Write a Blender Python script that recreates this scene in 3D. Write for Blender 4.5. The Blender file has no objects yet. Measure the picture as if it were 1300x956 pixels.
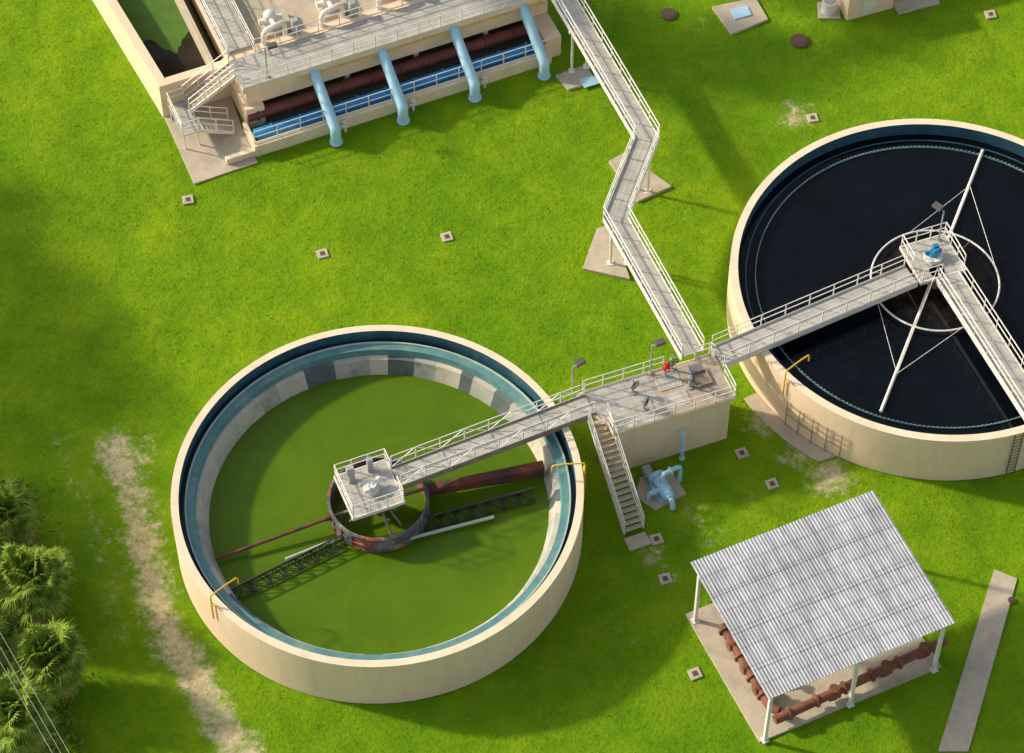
import bpy, math, random
from mathutils import Vector, Matrix, noise
random.seed(7)
R=math.radians
scene=bpy.context.scene
col=scene.collection

# ------------------------------------------------------------------ mesh builder
class MB:
    def __init__(s): s.v=[]; s.f=[]; s.m=[]; s.cur=0
    def mat(s,i): s.cur=i; return s
    def add(s,vs,fs):
        o=len(s.v); s.v+= [tuple(x) for x in vs]
        for f in fs: s.f.append(tuple(i+o for i in f)); s.m.append(s.cur)
    def box(s,x0,x1,y0,y1,z0,z1):
        s.add([(x0,y0,z0),(x1,y0,z0),(x1,y1,z0),(x0,y1,z0),(x0,y0,z1),(x1,y0,z1),(x1,y1,z1),(x0,y1,z1)],
              [(3,2,1,0),(4,5,6,7),(0,1,5,4),(1,2,6,5),(2,3,7,6),(3,0,4,7)])
    def beam(s,p,q,w,h,up=(0,0,1)):
        p=Vector(p);q=Vector(q);d=(q-p).normalized();u=Vector(up)
        if abs(d.dot(u))>.98: u=Vector((1,0,0))
        a=d.cross(u).normalized();b=a.cross(d).normalized()
        vs=[]
        for c in(p,q):
            for i,j in((-1,-1),(1,-1),(1,1),(-1,1)): vs.append(c+a*(i*w/2)+b*(j*h/2))
        s.add(vs,[(0,1,2,3),(7,6,5,4),(1,0,4,5),(2,1,5,6),(3,2,6,7),(0,3,7,4)])
    def cyl(s,p,q,r,r2=None,n=10,caps=True):
        p=Vector(p);q=Vector(q)
        if r2 is None:r2=r
        d=(q-p).normalized();u=Vector((0,0,1)) if abs(d.z)<.95 else Vector((1,0,0))
        a=d.cross(u).normalized();b=d.cross(a).normalized()
        vs=[]
        for c,rr in((p,r),(q,r2)):
            for i in range(n):
                t=2*math.pi*i/n; vs.append(c+a*math.cos(t)*rr+b*math.sin(t)*rr)
        fs=[(i,(i+1)%n,n+(i+1)%n,n+i) for i in range(n)]
        if caps: fs+= [tuple(range(n-1,-1,-1)),tuple(range(n,2*n))]
        s.add(vs,fs)
    def tube(s,pts,r,n=10,closed=False):
        P=[Vector(p) for p in pts];m=len(P);vs=[];prev=None
        for k in range(m):
            if closed: t=(P[(k+1)%m]-P[k-1]).normalized()
            else:
                t=Vector((0,0,0))
                if k>0:t+= (P[k]-P[k-1]).normalized()
                if k<m-1:t+= (P[k+1]-P[k]).normalized()
                t.normalize()
            if prev is None:
                u=Vector((0,0,1)) if abs(t.z)<.9 else Vector((1,0,0))
                a=t.cross(u).normalized()
            else: a=(prev-t*prev.dot(t)).normalized()
            prev=a;b=t.cross(a)
            for i in range(n):
                w=2*math.pi*i/n; vs.append(P[k]+a*math.cos(w)*r+b*math.sin(w)*r)
        fs=[]
        for k in range(m if closed else m-1):
            k2=(k+1)%m
            for i in range(n): fs.append((k*n+i,k*n+(i+1)%n,k2*n+(i+1)%n,k2*n+i))
        if not closed: fs+=[tuple(range(n-1,-1,-1)),tuple(range((m-1)*n,m*n))]
        s.add(vs,fs)
    def prism(s,poly,z0,z1):
        n=len(poly)
        ar=sum(poly[i][0]*poly[(i+1)%n][1]-poly[(i+1)%n][0]*poly[i][1] for i in range(n))
        if ar<0: poly=poly[::-1]
        s.add([(x,y,z0) for x,y in poly]+[(x,y,z1) for x,y in poly],
              [tuple(range(n-1,-1,-1)),tuple(range(n,2*n))]+[(i,(i+1)%n,n+(i+1)%n,n+i) for i in range(n)])
    def revolve(s,prof,n=128,mats=None,a0=0,a1=2*math.pi,matf=None):
        m=len(prof);full=abs(a1-a0-2*math.pi)<1e-6
        k=n if full else n+1
        vs=[]
        for i in range(k):
            t=a0+(a1-a0)*i/n
            for r,z in prof: vs.append((r*math.cos(t),r*math.sin(t),z))
        o=len(s.v); s.v+=vs
        for i in range(n):
            i2=(i+1)%k
            for j in range(m):
                j2=(j+1)%m
                s.f.append((o+i*m+j,o+i2*m+j,o+i2*m+j2,o+i*m+j2))
                mm=mats[j] if mats else s.cur
                if matf: mm=matf(i/n,j,mm)
                s.m.append(mm)
    def disc(s,r,z,n=96,c=(0,0)):
        s.add([(c[0]+r*math.cos(2*math.pi*i/n),c[1]+r*math.sin(2*math.pi*i/n),z) for i in range(n)],[tuple(range(n))])
    def sphere(s,c,r,n=10,sz=1):
        vs=[];m=n//2
        for j in range(m+1):
            ph=math.pi*j/m
            for i in range(n):
                t=2*math.pi*i/n
                vs.append((c[0]+r*math.sin(ph)*math.cos(t),c[1]+r*math.sin(ph)*math.sin(t),c[2]+r*sz*math.cos(ph)))
        fs=[(j*n+i,(j+1)*n+i,(j+1)*n+(i+1)%n,j*n+(i+1)%n) for j in range(m) for i in range(n)]
        s.add(vs,fs)
    def obj(s,name,mats,parent=None,loc=(0,0,0),rot=0,bevel=0,smooth=False):
        me=bpy.data.meshes.new(name); me.from_pydata(s.v,[],s.f)
        if not isinstance(mats,(list,tuple)): mats=[mats]
        for m in mats: me.materials.append(m)
        me.polygons.foreach_set('material_index',[min(i,len(mats)-1) for i in s.m])
        me.validate()
        if smooth:
            for p in me.polygons: p.use_smooth=True
            try: me.set_sharp_from_angle(angle=R(35))
            except Exception: pass
        me.update()
        o=bpy.data.objects.new(name,me); col.objects.link(o)
        o.location=loc; o.rotation_euler=(0,0,rot)
        if parent: o.parent=parent
        if bevel:
            b=o.modifiers.new('bevel','BEVEL'); b.width=bevel; b.segments=2; b.limit_method='ANGLE'; b.angle_limit=R(40)
        return o
def thing(name,label,cat,loc=(0,0,0),rot=0,group=None):
    e=bpy.data.objects.new(name,None); col.objects.link(e); e.empty_display_size=.5
    e.location=loc; e.rotation_euler=(0,0,rot); tag(e,label,cat,group); return e
def tag(o,label,cat,group=None):
    o['label']=label; o['category']=cat
    if group:o['group']=group
    return o
def structure(o): o['kind']='structure'; return o
EXC=[]   # footprints kept free of grass tufts
def slab(name,poly,z0,z1,mat,loc=(0,0),rot=0,bevel=.02,free=True):
    mb=MB(); mb.prism(poly,z0,z1)
    o=mb.obj(name,mat,loc=(loc[0],loc[1],0),rot=rot,bevel=bevel); structure(o)
    if free:
        c,s=math.cos(rot),math.sin(rot)
        EXC.append([(loc[0]+x*c-y*s,loc[1]+x*s+y*c) for x,y in poly])
    return o

# ------------------------------------------------------------------ materials
def nodes(name):
    m=bpy.data.materials.new(name); m.use_nodes=True
    nt=m.node_tree; b=nt.nodes['Principled BSDF']; return m,nt,b
def noi(nt,scale,detail=5,rough=.6,vec=None):
    n=nt.nodes.new('ShaderNodeTexNoise'); n.inputs['Scale'].default_value=scale
    n.inputs['Detail'].default_value=detail; n.inputs['Roughness'].default_value=rough
    if vec: nt.links.new(vec,n.inputs['Vector'])
    return n
def ramp(nt,src,stops):
    r=nt.nodes.new('ShaderNodeValToRGB'); e=r.color_ramp.elements
    while len(e)<len(stops): e.new(.5)
    for i,(p,c) in enumerate(stops):
        e[i].position=p; e[i].color=(*c,1) if len(c)==3 else c
    nt.links.new(src,r.inputs[0]); return r
def mix(nt,fac,a,b,mode='MIX'):
    n=nt.nodes.new('ShaderNodeMix'); n.data_type='RGBA'; n.blend_type=mode
    L=nt.links
    if hasattr(fac,'is_linked'): L.new(fac,n.inputs[0])
    else: n.inputs[0].default_value=fac
    for i,x in((6,a),(7,b)):
        if hasattr(x,'is_linked'): L.new(x,n.inputs[i])
        else: n.inputs[i].default_value=(*x,1)
    return n.outputs[2]
def g(x): return (x,x,x)
def simple(name,c1,c2=None,scale=1.5,rough=.7,bump=.0,bs=20,metal=0,stain=None,stain_amt=.5,sscale=.8,streak=False,lo=.35,hi=.65,third=None,fa=.84):
    m,nt,b=nodes(name); tc=nt.nodes.new('ShaderNodeTexCoord'); v=tc.outputs['Object']
    c2=c2 or tuple(x*.8 for x in c1)
    n1=noi(nt,scale,8,.65,v); st=[(lo,c1),(hi,c2)]
    if third: st=[(lo-.08,third),(lo,c1),(hi,c2)]
    r=ramp(nt,n1.outputs[0],st); out=r.outputs[0]
    fine=noi(nt,scale*14,4,.7,v); rf=ramp(nt,fine.outputs[0],[(.3,g(fa)),(.7,g(1.05))]); out=mix(nt,1,out,rf.outputs[0],'MULTIPLY')
    if stain:
        vv=v
        if streak:
            mp=nt.nodes.new('ShaderNodeMapping'); mp.inputs['Scale'].default_value=(2.2,2.2,.25); nt.links.new(v,mp.inputs[0]); vv=mp.outputs[0]
        n2=noi(nt,sscale,8,.7,vv); r2=ramp(nt,n2.outputs[0],[(.5,g(0)),(.72,g(stain_amt))]); out=mix(nt,r2.outputs[0],out,stain)
    nt.links.new(out,b.inputs['Base Color']); b.inputs['Roughness'].default_value=rough; b.inputs['Metallic'].default_value=metal
    if bump:
        n3=noi(nt,bs,5,.6,v); bp=nt.nodes.new('ShaderNodeBump'); bp.inputs['Strength'].default_value=bump; bp.inputs['Distance'].default_value=.03
        nt.links.new(n3.outputs[0],bp.inputs['Height']); nt.links.new(bp.outputs[0],b.inputs['Normal'])
    return m
M={}
M['cream']=simple('cream_painted_concrete',(.84,.65,.46),(.79,.60,.42),.5,.8,.08,15,stain=(.48,.38,.27),stain_amt=.28,streak=True,fa=.94)
M['creamtop']=simple('cream_concrete_cap',(.83,.70,.52),(.76,.63,.46),1,.8,.15,15,stain=(.50,.42,.31),stain_amt=.45,fa=.9)
M['conc']=simple('weathered_concrete',(.55,.48,.37),(.46,.40,.31),.9,.9,.4,18,stain=(.27,.24,.18),stain_amt=.55)
M['concdark']=simple('dark_concrete',(.20,.18,.14),(.12,.11,.085),.9,.9,.5,18,stain=(.06,.06,.04),stain_amt=.8)  # darker concrete tone for the tank floors and the gallery floor
M['patch']=simple('bare_launder_concrete',(.50,.48,.40),(.36,.38,.34),.9,.85,.4,10,stain=(.15,.19,.18),stain_amt=.8,sscale=1.1)
M['patch2']=simple('stained_launder_concrete',(.13,.16,.16),(.08,.11,.12),.9,.8,.4,10,stain=(.25,.27,.24),stain_amt=.5,sscale=1.3)
M['patch3']=simple('repaired_launder_concrete',(.66,.60,.47),(.56,.52,.42),.9,.85,.4,10,stain=(.28,.29,.23),stain_amt=.6)
M['navy']=simple('blue_black_liner',(.022,.075,.125),(.035,.12,.17),.5,.45,.2,10,stain=(.12,.20,.22),stain_amt=.45,streak=True)
M['teal']=simple('teal_channel',(.08,.22,.25),(.13,.30,.30),1.2,.5,.2,10,stain=(.28,.36,.30),stain_amt=.7)
M['weir']=simple('pale_weir_plate',(.52,.60,.52),(.4,.5,.44),2,.5)
M['weirdim']=simple('turquoise_weir_plate',(.22,.38,.34),(.14,.27,.26),2,.5)
M['alu']=simple('galvanised_rail',(.86,.83,.77),(.76,.73,.67),2,.45,metal=.05)
M['white']=simple('white_paint',(.80,.78,.73),(.72,.70,.65),1.5,.5,stain=(.45,.36,.25),stain_amt=.3)
M['brownsteel']=simple('weathered_brown_steel',(.22,.17,.12),(.32,.26,.19),1.5,.7,.3,20,stain=(.18,.07,.03),stain_amt=.6)
M['rust']=simple('rusted_red_paint',(.20,.045,.03),(.055,.035,.032),.9,.7,.5,12,stain=(.35,.10,.04),stain_amt=.6,lo=.42,hi=.56)
M['drum']=simple('flaking_drum_paint',(.30,.075,.04),(.10,.11,.13),.7,.75,.4,10,stain=(.45,.40,.34),stain_amt=.9,sscale=1.1,lo=.45,hi=.5,third=(.42,.17,.09))
M['black']=simple('black_steel',(.02,.022,.02),(.045,.05,.035),1.5,.6,stain=(.12,.05,.02),stain_amt=.5)
M['pblue']=simple('pale_blue_paint',(.38,.66,.85),(.44,.71,.87),1.2,.45,stain=(.40,.54,.60),stain_amt=.4)
M['blue']=simple('bright_blue_paint',(.03,.36,.78),(.02,.28,.66),1.2,.4,stain=(.03,.14,.25),stain_amt=.4)
M['dblue']=simple('deep_blue_paint',(.02,.22,.42),(.02,.16,.34),1.2,.4,stain=(.03,.10,.15),stain_amt=.4)
M['pipe_red']=simple('oxide_red_pipe',(.20,.055,.035),(.13,.035,.022),1,.6,stain=(.07,.03,.02),stain_amt=.5)
M['rustpipe']=simple('rusty_brown_pipe',(.27,.10,.055),(.15,.06,.035),1.5,.8,.4,20,stain=(.08,.04,.03),stain_amt=.6)
M['yellow']=simple('yellow_paint',(.80,.50,.03),(.7,.42,.03),2,.5,stain=(.3,.15,.03),stain_amt=.3)
M['redp']=simple('red_paint',(.62,.03,.02),(.5,.02,.02),2,.5)
M['tread']=simple('stair_tread',(.55,.48,.36),(.45,.39,.29),3,.8,.3,30)
M['iron']=simple('cast_iron',(.13,.075,.05),(.08,.045,.035),3,.8,.4,20)
M['grey']=simple('grey_equipment',(.42,.44,.43),(.32,.34,.34),2,.5)
M['lampgrey']=simple('dark_lamp_housing',(.13,.12,.11),(.09,.085,.08),2,.5)
M['trunk']=simple('palm_trunk',(.18,.14,.09),(.10,.08,.06),3,.9,.8,15)

def grating(name,c1,c2,ang=0,pitch=.16,st=.25):
    m,nt,b=nodes(name); tc=nt.nodes.new('ShaderNodeTexCoord'); v=tc.outputs['Object']
    mp=nt.nodes.new('ShaderNodeMapping'); mp.inputs['Rotation'].default_value=(0,0,ang); nt.links.new(v,mp.inputs[0])
    br=nt.nodes.new('ShaderNodeTexBrick'); br.offset=0; br.inputs['Scale'].default_value=1
    br.inputs['Mortar Size'].default_value=.02; br.inputs['Brick Width'].default_value=pitch*5.7; br.inputs['Row Height'].default_value=pitch*1.9
    br.inputs['Color1'].default_value=(*c1,1); br.inputs['Color2'].default_value=(*[x*.9 for x in c1],1); br.inputs['Mortar'].default_value=(*c2,1)
    nt.links.new(mp.outputs[0],br.inputs['Vector'])
    n=noi(nt,1.1,6,.6,v); r=ramp(nt,n.outputs[0],[(.3,g(.78)),(.7,g(1.1))])
    out=mix(nt,1,br.outputs[0],r.outputs[0],'MULTIPLY')
    n2=noi(nt,.7,6,.7,v); r2=ramp(nt,n2.outputs[0],[(.5,g(0)),(.7,g(st))])
    out=mix(nt,r2.outputs[0],out,(.27,.22,.16))
    nt.links.new(out,b.inputs['Base Color']); b.inputs['Roughness'].default_value=.75
    return m
M['grate']=grating('walkway_grating',(.48,.47,.43),(.30,.29,.265))
M['gratebrown']=grating('stained_deck_plate',(.43,.36,.28),(.22,.19,.15),0,.5,.6)

def grass_cols(nt,v,bright=1.0):
    big=noi(nt,.07,4,.55,v); mid=noi(nt,.4,7,.6,v)
    k=bright
    c=ramp(nt,mid.outputs[0],[(.25,(.100*k,.230*k,.005)),(.5,(.148*k,.288*k,.006)),(.75,(.220*k,.345*k,.009))]).outputs[0]
    c=mix(nt,1,c,ramp(nt,big.outputs[0],[(.3,(.74,.84,.8)),(.65,(1.18,1.08,1))]).outputs[0],'MULTIPLY')
    return c,mid
def grass_mat():
    m,nt,b=nodes('lawn'); L=nt.links
    tc=nt.nodes.new('ShaderNodeTexCoord'); v=tc.outputs['Object']
    fine=noi(nt,5.0,6,.7,v); vf=noi(nt,17,4,.8,v)
    c,mid=grass_cols(nt,v)
    c=mix(nt,1,c,ramp(nt,fine.outputs[0],[(.25,(.76,.82,.85)),(.5,(.98,.99,1)),(.75,(1.18,1.12,1.1))]).outputs[0],'MULTIPLY')
    c=mix(nt,1,c,ramp(nt,vf.outputs[0],[(.25,g(.76)),(.75,g(1.22))]).outputs[0],'MULTIPLY')
    at=nt.nodes.new('ShaderNodeAttribute'); at.attribute_name='bare'
    n3=noi(nt,1.3,12,.85,v)
    k=nt.nodes.new('ShaderNodeMath'); k.operation='MULTIPLY_ADD'; L.new(n3.outputs[0],k.inputs[0]); k.inputs[1].default_value=1.9; k.inputs[2].default_value=-.47
    ad=nt.nodes.new('ShaderNodeMath'); ad.operation='ADD'; L.new(at.outputs['Fac'],ad.inputs[0]); L.new(k.outputs[0],ad.inputs[1])
    gate=ramp(nt,at.outputs['Fac'],[(.03,g(0)),(.22,g(1))])
    ms=ramp(nt,ad.outputs[0],[(.74,g(0)),(.92,g(.55)),(1.12,g(.92))])
    mm=nt.nodes.new('ShaderNodeMath'); mm.operation='MULTIPLY'; L.new(ms.outputs[0],mm.inputs[0]); L.new(gate.outputs[0],mm.inputs[1])
    sand=ramp(nt,noi(nt,3,7,.7,v).outputs[0],[(.3,(.40,.32,.17)),(.55,(.58,.49,.32)),(.75,(.76,.68,.50))])
    c=mix(nt,mm.outputs[0],c,sand.outputs[0])
    L.new(c,b.inputs['Base Color']); b.inputs['Roughness'].default_value=1
    b.inputs['Specular IOR Level'].default_value=.1
    b1=nt.nodes.new('ShaderNodeBump'); b1.inputs['Strength'].default_value=.75; b1.inputs['Distance'].default_value=.11; L.new(fine.outputs[0],b1.inputs['Height'])
    b2=nt.nodes.new('ShaderNodeBump'); b2.inputs['Strength'].default_value=.6; b2.inputs['Distance'].default_value=.4; L.new(mid.outputs[0],b2.inputs['Height']); L.new(b1.outputs[0],b2.inputs['Normal'])
    L.new(b2.outputs[0],b.inputs['Normal'])
    return m
M['grass']=grass_mat()
def tuft_mat():
    m,nt,b=nodes('grass_blades'); L=nt.links
    tc=nt.nodes.new('ShaderNodeTexCoord'); v=tc.outputs['Object']
    c,mid=grass_cols(nt,v,1.1)
    L.new(c,b.inputs['Base Color']); b.inputs['Roughness'].default_value=.8; b.inputs['Specular IOR Level'].default_value=.2
    return m
M['tuft']=tuft_mat()
def water_mat(name,c1,c2,scale,rough,cc=None,rad=1,bump=.02,film=None,spec=.5):
    m,nt,b=nodes(name);L=nt.links
    tc=nt.nodes.new('ShaderNodeTexCoord'); v=tc.outputs['Object']
    n=noi(nt,scale,6,.6,v); n.inputs['Distortion'].default_value=1.5
    out=ramp(nt,n.outputs[0],[(.3,c1),(.7,c2)]).outputs[0]
    if cc:
        ln=nt.nodes.new('ShaderNodeVectorMath'); ln.operation='LENGTH'
        xy=nt.nodes.new('ShaderNodeVectorMath'); xy.operation='MULTIPLY'; L.new(v,xy.inputs[0]); xy.inputs[1].default_value=(1,1,0); L.new(xy.outputs[0],ln.inputs[0])
        dv=nt.nodes.new('ShaderNodeMath'); dv.operation='DIVIDE'; L.new(ln.outputs['Value'],dv.inputs[0]); dv.inputs[1].default_value=rad
        nn=noi(nt,.8,6,.7,v); r0=ramp(nt,nn.outputs[0],[(.4,g(.1)),(.65,g(.8))])
        d2=ramp(nt,dv.outputs[0],[(.7,g(1)),(1,g(0))])
        m2=nt.nodes.new('ShaderNodeMath'); m2.operation='MULTIPLY'; L.new(r0.outputs[0],m2.inputs[0]); L.new(d2.outputs[0],m2.inputs[1])
        out=mix(nt,m2.outputs[0],out,cc)
    if film:
        n4=noi(nt,5,8,.8,v); r4=ramp(nt,n4.outputs[0],[(.60,g(0)),(.72,g(.5))]); out=mix(nt,r4.outputs[0],out,film)
    L.new(out,b.inputs['Base Color']); b.inputs['Roughness'].default_value=rough; b.inputs['IOR'].default_value=1.33
    b.inputs['Specular IOR Level'].default_value=spec
    bp=nt.nodes.new('ShaderNodeBump'); bp.inputs['Strength'].default_value=bump*5; bp.inputs['Distance'].default_value=.03
    nb=noi(nt,2.5,3,.5,v); L.new(nb.outputs[0],bp.inputs['Height']); L.new(bp.outputs[0],b.inputs['Normal'])
    return m
M['gwater']=water_mat('green_algae_water',(.068,.142,.004),(.096,.176,.007),.22,.25,film=(.12,.19,.015),spec=.35)
M['bwater']=water_mat('black_clear_water',(.002,.003,.005),(.003,.006,.010),.3,.05,cc=(.040,.026,.012),rad=3.9,spec=.4)
M['tealwater']=water_mat('channel_water',(.012,.06,.08),(.02,.09,.10),.6,.1)
M['dwater']=water_mat('dark_basin_water',(.018,.017,.010),(.045,.036,.02),.4,.1,spec=.3)
M['algae']=simple('floating_duckweed',(.075,.18,.010),(.05,.13,.008),1,.8,.4,30)

# ------------------------------------------------------------------ ground
def seg_d(p,a,b):
    ax,ay=a;bx,by=b;dx,dy=bx-ax,by-ay
    t=max(0,min(1,((p[0]-ax)*dx+(p[1]-ay)*dy)/(dx*dx+dy*dy)))
    return math.hypot(p[0]-ax-t*dx,p[1]-ay-t*dy)
def poly_d(p,pl): return min(seg_d(p,pl[i],pl[i+1]) for i in range(len(pl)-1))
track=[(-22.5,-4.8),(-21.8,-7),(-21.0,-9.5),(-20.2,-12.6),(-19.1,-16.1),(-17.3,-19.5),(-15.3,-23),(-12.5,-27)]
track2=[(-25.8,-4),(-24.6,-7),(-23.2,-10),(-22.2,-13.5),(-21.0,-17.5)]
patches=[(17.9,-7.0,1.5,.6),(14.2,-3.2,1.2,.5),(16,-5.6,1.2,.45),(17.6,20.2,1.6,.42),(8.4,-13.6,.9,.4),(7.9,-12.2,1.0,.4),(10.2,-9.6,1.3,.3),(13.4,-8.8,2,.2),(11.0,-11.2,1.8,.25),(-21.2,-5.4,1.7,.38),(-25.0,-11,2.4,.2),(20,-8.8,1.2,.25),(6.5,-17.5,1.6,.2),(12,28,1.2,.25),(6,29.5,2,.2),(-24,-8,1.8,.2),(-21.0,-11,2.0,.3)]
def bare(x,y):
    v=0
    w=1.3+.6*noise.noise((x*.3,y*.3,7))
    d=poly_d((x,y),track); v=max(v,(.54+.14*noise.noise((x*.4,y*.4,2)))*math.exp(-(d/w)**2))
    d=poly_d((x,y),track2); v=max(v,.24*math.exp(-(d/1.0)**2))
    for a,b,r,s in patches: v=max(v,s*math.exp(-((x-a)**2+(y-b)**2)/(r*r)))
    return v
xs=[-3000,-900,-300,-120,-60]+[-42+.5*i for i in range(169)]+[60,120,300,900,3000]
ys=[-3000,-900,-300,-120,-60]+[-40+.5*i for i in range(161)]+[60,120,300,900,3000]
me=bpy.data.meshes.new('ground')
def gz(x,y): return (.05*noise.noise((x*.25,y*.25,3)) if abs(x)<42 and abs(y)<40 else 0)-.05
vs=[(x,y,gz(x,y)) for y in ys for x in xs]
nx=len(xs)
me.from_pydata(vs,[],[(j*nx+i,j*nx+i+1,(j+1)*nx+i+1,(j+1)*nx+i) for j in range(len(ys)-1) for i in range(nx-1)])
at=me.attributes.new('bare','FLOAT','POINT')
at.data.foreach_set('value',[bare(x,y) if abs(x)<43 and abs(y)<41 else 0 for y in ys for x in xs])
me.materials.append(M['grass'])
for p in me.polygons:p.use_smooth=True
go=bpy.data.objects.new('ground',me); col.objects.link(go); structure(go)

# ------------------------------------------------------------------ handrail helper
def rail(mb,pts,h=1.07,sp=1.35,r=.034,diag=False,toe=True,ends=True):
    P=[Vector(p) for p in pts]
    for i in range(len(P)-1):
        a,b=P[i],P[i+1];L=(b-a).length;n=max(1,round(L/sp))
        for z in(h,h*.55): mb.cyl(a+Vector((0,0,z)),b+Vector((0,0,z)),r,n=6)
        if toe: mb.beam(a+Vector((0,0,.06)),b+Vector((0,0,.06)),.015,.11)
        for k in range(n+1):
            if k==0 and i>0: continue
            q=a+(b-a)*k/n; mb.cyl(q-Vector((0,0,.05)),q+Vector((0,0,h)),r*1.05,n=6)
        if diag:
            for k in range(n):
                q=a+(b-a)*k/n;q2=a+(b-a)*(k+1)/n
                if k%2: q,q2=q2,q
                mb.cyl(q+Vector((0,0,.05)),q2+Vector((0,0,h)),r*.9,n=5)
def unit(a,b):
    d=Vector((b[0]-a[0],b[1]-a[1])); return d.normalized()
ZD=4.0

# ------------------------------------------------------------------ ALGAE CLARIFIER
CL=(-7.32,-10.4)
tk=thing('clarifier_tank','round cream concrete clarifier tank holding green algae water','tank',(CL[0],CL[1],0))
mb=MB(); mb.revolve([(11.24,0),(11.24,3.8),(10.82,3.8),(10.82,0)],160,[0,1,2,0])
mb.obj('tank_wall',[M['cream'],M['creamtop'],M['navy']],tk,smooth=True)
rs=random.Random(25); segm=[]
while len(segm)<240: segm+= [rs.choice([2,2,2,3,4,4])]*rs.randint(3,13)
for i,k in enumerate([3]*5+[2]*6+[3]*3+[4]*6+[2]*5+[3]*6+[4]*4+[2]*8+[3]*7): segm[28+i]=k
mb=MB(); mb.revolve([(10.5,.2),(10.5,3.05),(10.05,3.05),(9.98,2.6),(9.72,2.55),(9.6,2.1),(9.3,1.5),(9.3,.2)],240,[0,1,1,2,2,2,2,0],
    matf=lambda t,j,mm: (segm[int(t*240)%240] if j in(3,4,5) else mm))
mb.obj('inner_launder_wall',[M['navy'],M['teal'],M['patch'],M['patch2'],M['patch3']],tk,smooth=True)
mb=MB(); mb.revolve([(10.51,2.2),(10.81,2.2),(10.81,2.75),(10.51,2.75)],128)
o=mb.obj('launder_water',M['tealwater'],tk)
mb=MB(); mb.revolve([(10.46,3.0),(10.54,3.0),(10.54,3.16),(10.46,3.16)],160)
mb.obj('weir_plate',M['weir'],tk)
mb=MB(); mb.disc(11.0,.1); mb.obj('tank_floor',M['concdark'],tk)
mb=MB(); mb.disc(9.4,1.6,128); w=mb.obj('water',M['gwater'],loc=(CL[0],CL[1],0)); structure(w)
rk=thing('clarifier_scraper','rusty red scraper with round feedwell drum in green water','scraper',(CL[0],CL[1],1.6))
DH=1.35; DR=2.72
mb=MB(); mb.revolve([(DR,-.4),(DR,DH),(DR-.08,DH),(DR-.08,-.4)],72)
for z in(0.12,.62,DH-.1): mb.revolve([(DR+.08,z),(DR+.08,z+.06),(DR,z+.06),(DR,z)],72)
for k in range(24):
    a=2*math.pi*k/24; mb.beam(((DR+.03)*math.cos(a),(DR+.03)*math.sin(a),0),((DR+.03)*math.cos(a),(DR+.03)*math.sin(a),DH),.05,.07)
mb.obj('feedwell_drum',M['drum'],rk,smooth=True)
mb=MB(); mb.cyl((0,0,-1.4),(0,0,2.1),.32,n=20); mb.cyl((0,0,.8),(0,0,1.0),.75,n=20)
for k in range(4):
    a=k*math.pi/2+.35; mb.beam((0.3*math.cos(a),.3*math.sin(a),.85),(2.65*math.cos(a),2.65*math.sin(a),.85),.14,.18)
    a2=a+.35; mb.beam((.3*math.cos(a),.3*math.sin(a),1.9),(2.0*math.cos(a2),2.0*math.sin(a2),.9),.08,.08)
mb.obj('centre_column',M['brownsteel'],rk,smooth=True)
def rel(x,y,z): return (x-CL[0],y-CL[1],z-1.6)
mb=MB(); mb.cyl(rel(-16.1,-13.75,1.9),rel(-9.75,-11.25,2.35),.1,n=8)
mb.cyl(rel(-10.2,-11.4,2.33),rel(-9.8,-11.25,2.33),.16,n=8)
mb.obj('skimmer_arm',M['rust'],rk)
mb=MB(); p=[rel(-4.7,-9.45,2.25),rel(1.75,-8.1,2.35)]
a=Vector(p[0]);b=Vector(p[1]);d=(b-a).normalized();nn=Vector((-d.y,d.x,0))
vs=[]
for c,h in((a,.22),(b,.48)):
    for i,j in((-.25,-1),(.25,-1),(.25,1),(-.25,1)): vs.append(c+nn*i+Vector((0,0,j*h)))
mb.add(vs,[(0,3,2,1),(4,5,6,7),(0,1,5,4),(1,2,6,5),(2,3,7,6),(3,0,4,7)])
for k in range(7):
    q=a+(b-a)*(k+.5)/7; mb.beam(q-nn*.28,q+nn*.28,.05,.5+.06*k)
mb.obj('scum_trough',M['rust'],rk)
def truss(mb,a,b,w,h,n,r=.035):
    a=Vector(a);b=Vector(b);d=(b-a);nn=Vector((-d.y,d.x,0)).normalized()
    c=[lambda t:a+d*t+nn*w/2,lambda t:a+d*t-nn*w/2,lambda t:a+d*t+Vector((0,0,h))]
    for f in c: mb.cyl(f(0),f(1),r,n=6)
    for k in range(n):
        t0=k/n;t1=(k+.5)/n;t2=(k+1)/n
        for f in(c[0],c[1]):
            mb.cyl(f(t0),c[2](t1),r*.7,n=5); mb.cyl(c[2](t1),f(t2),r*.7,n=5)
        mb.cyl(c[0](t0),c[1](t0),r*.7,n=5); mb.cyl(c[0](t0),c[1](t2),r*.6,n=5)
mb=MB(); truss(mb,rel(-14.9,-15.9,1.72),rel(-9.2,-12.5,1.72),.75,.75,7,.05); mb.obj('rake_truss',M['black'],rk)
mb=MB(); truss(mb,rel(-4.8,-11.4,1.72),rel(1.2,-9.45,1.72),.75,.75,7,.05); mb.obj('rake_truss',M['black'],rk)
mb=MB(); mb.cyl(rel(-12.3,-13.75,1.9),rel(-9.4,-12.35,1.9),.09,n=8); mb.obj('sludge_pipe',M['weir'],rk)
mb=MB(); mb.cyl(rel(-5.6,-12.4,1.9),rel(-1.0,-10.95,1.85),.1,n=8); mb.obj('sludge_pipe',M['weir'],rk)

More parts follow.
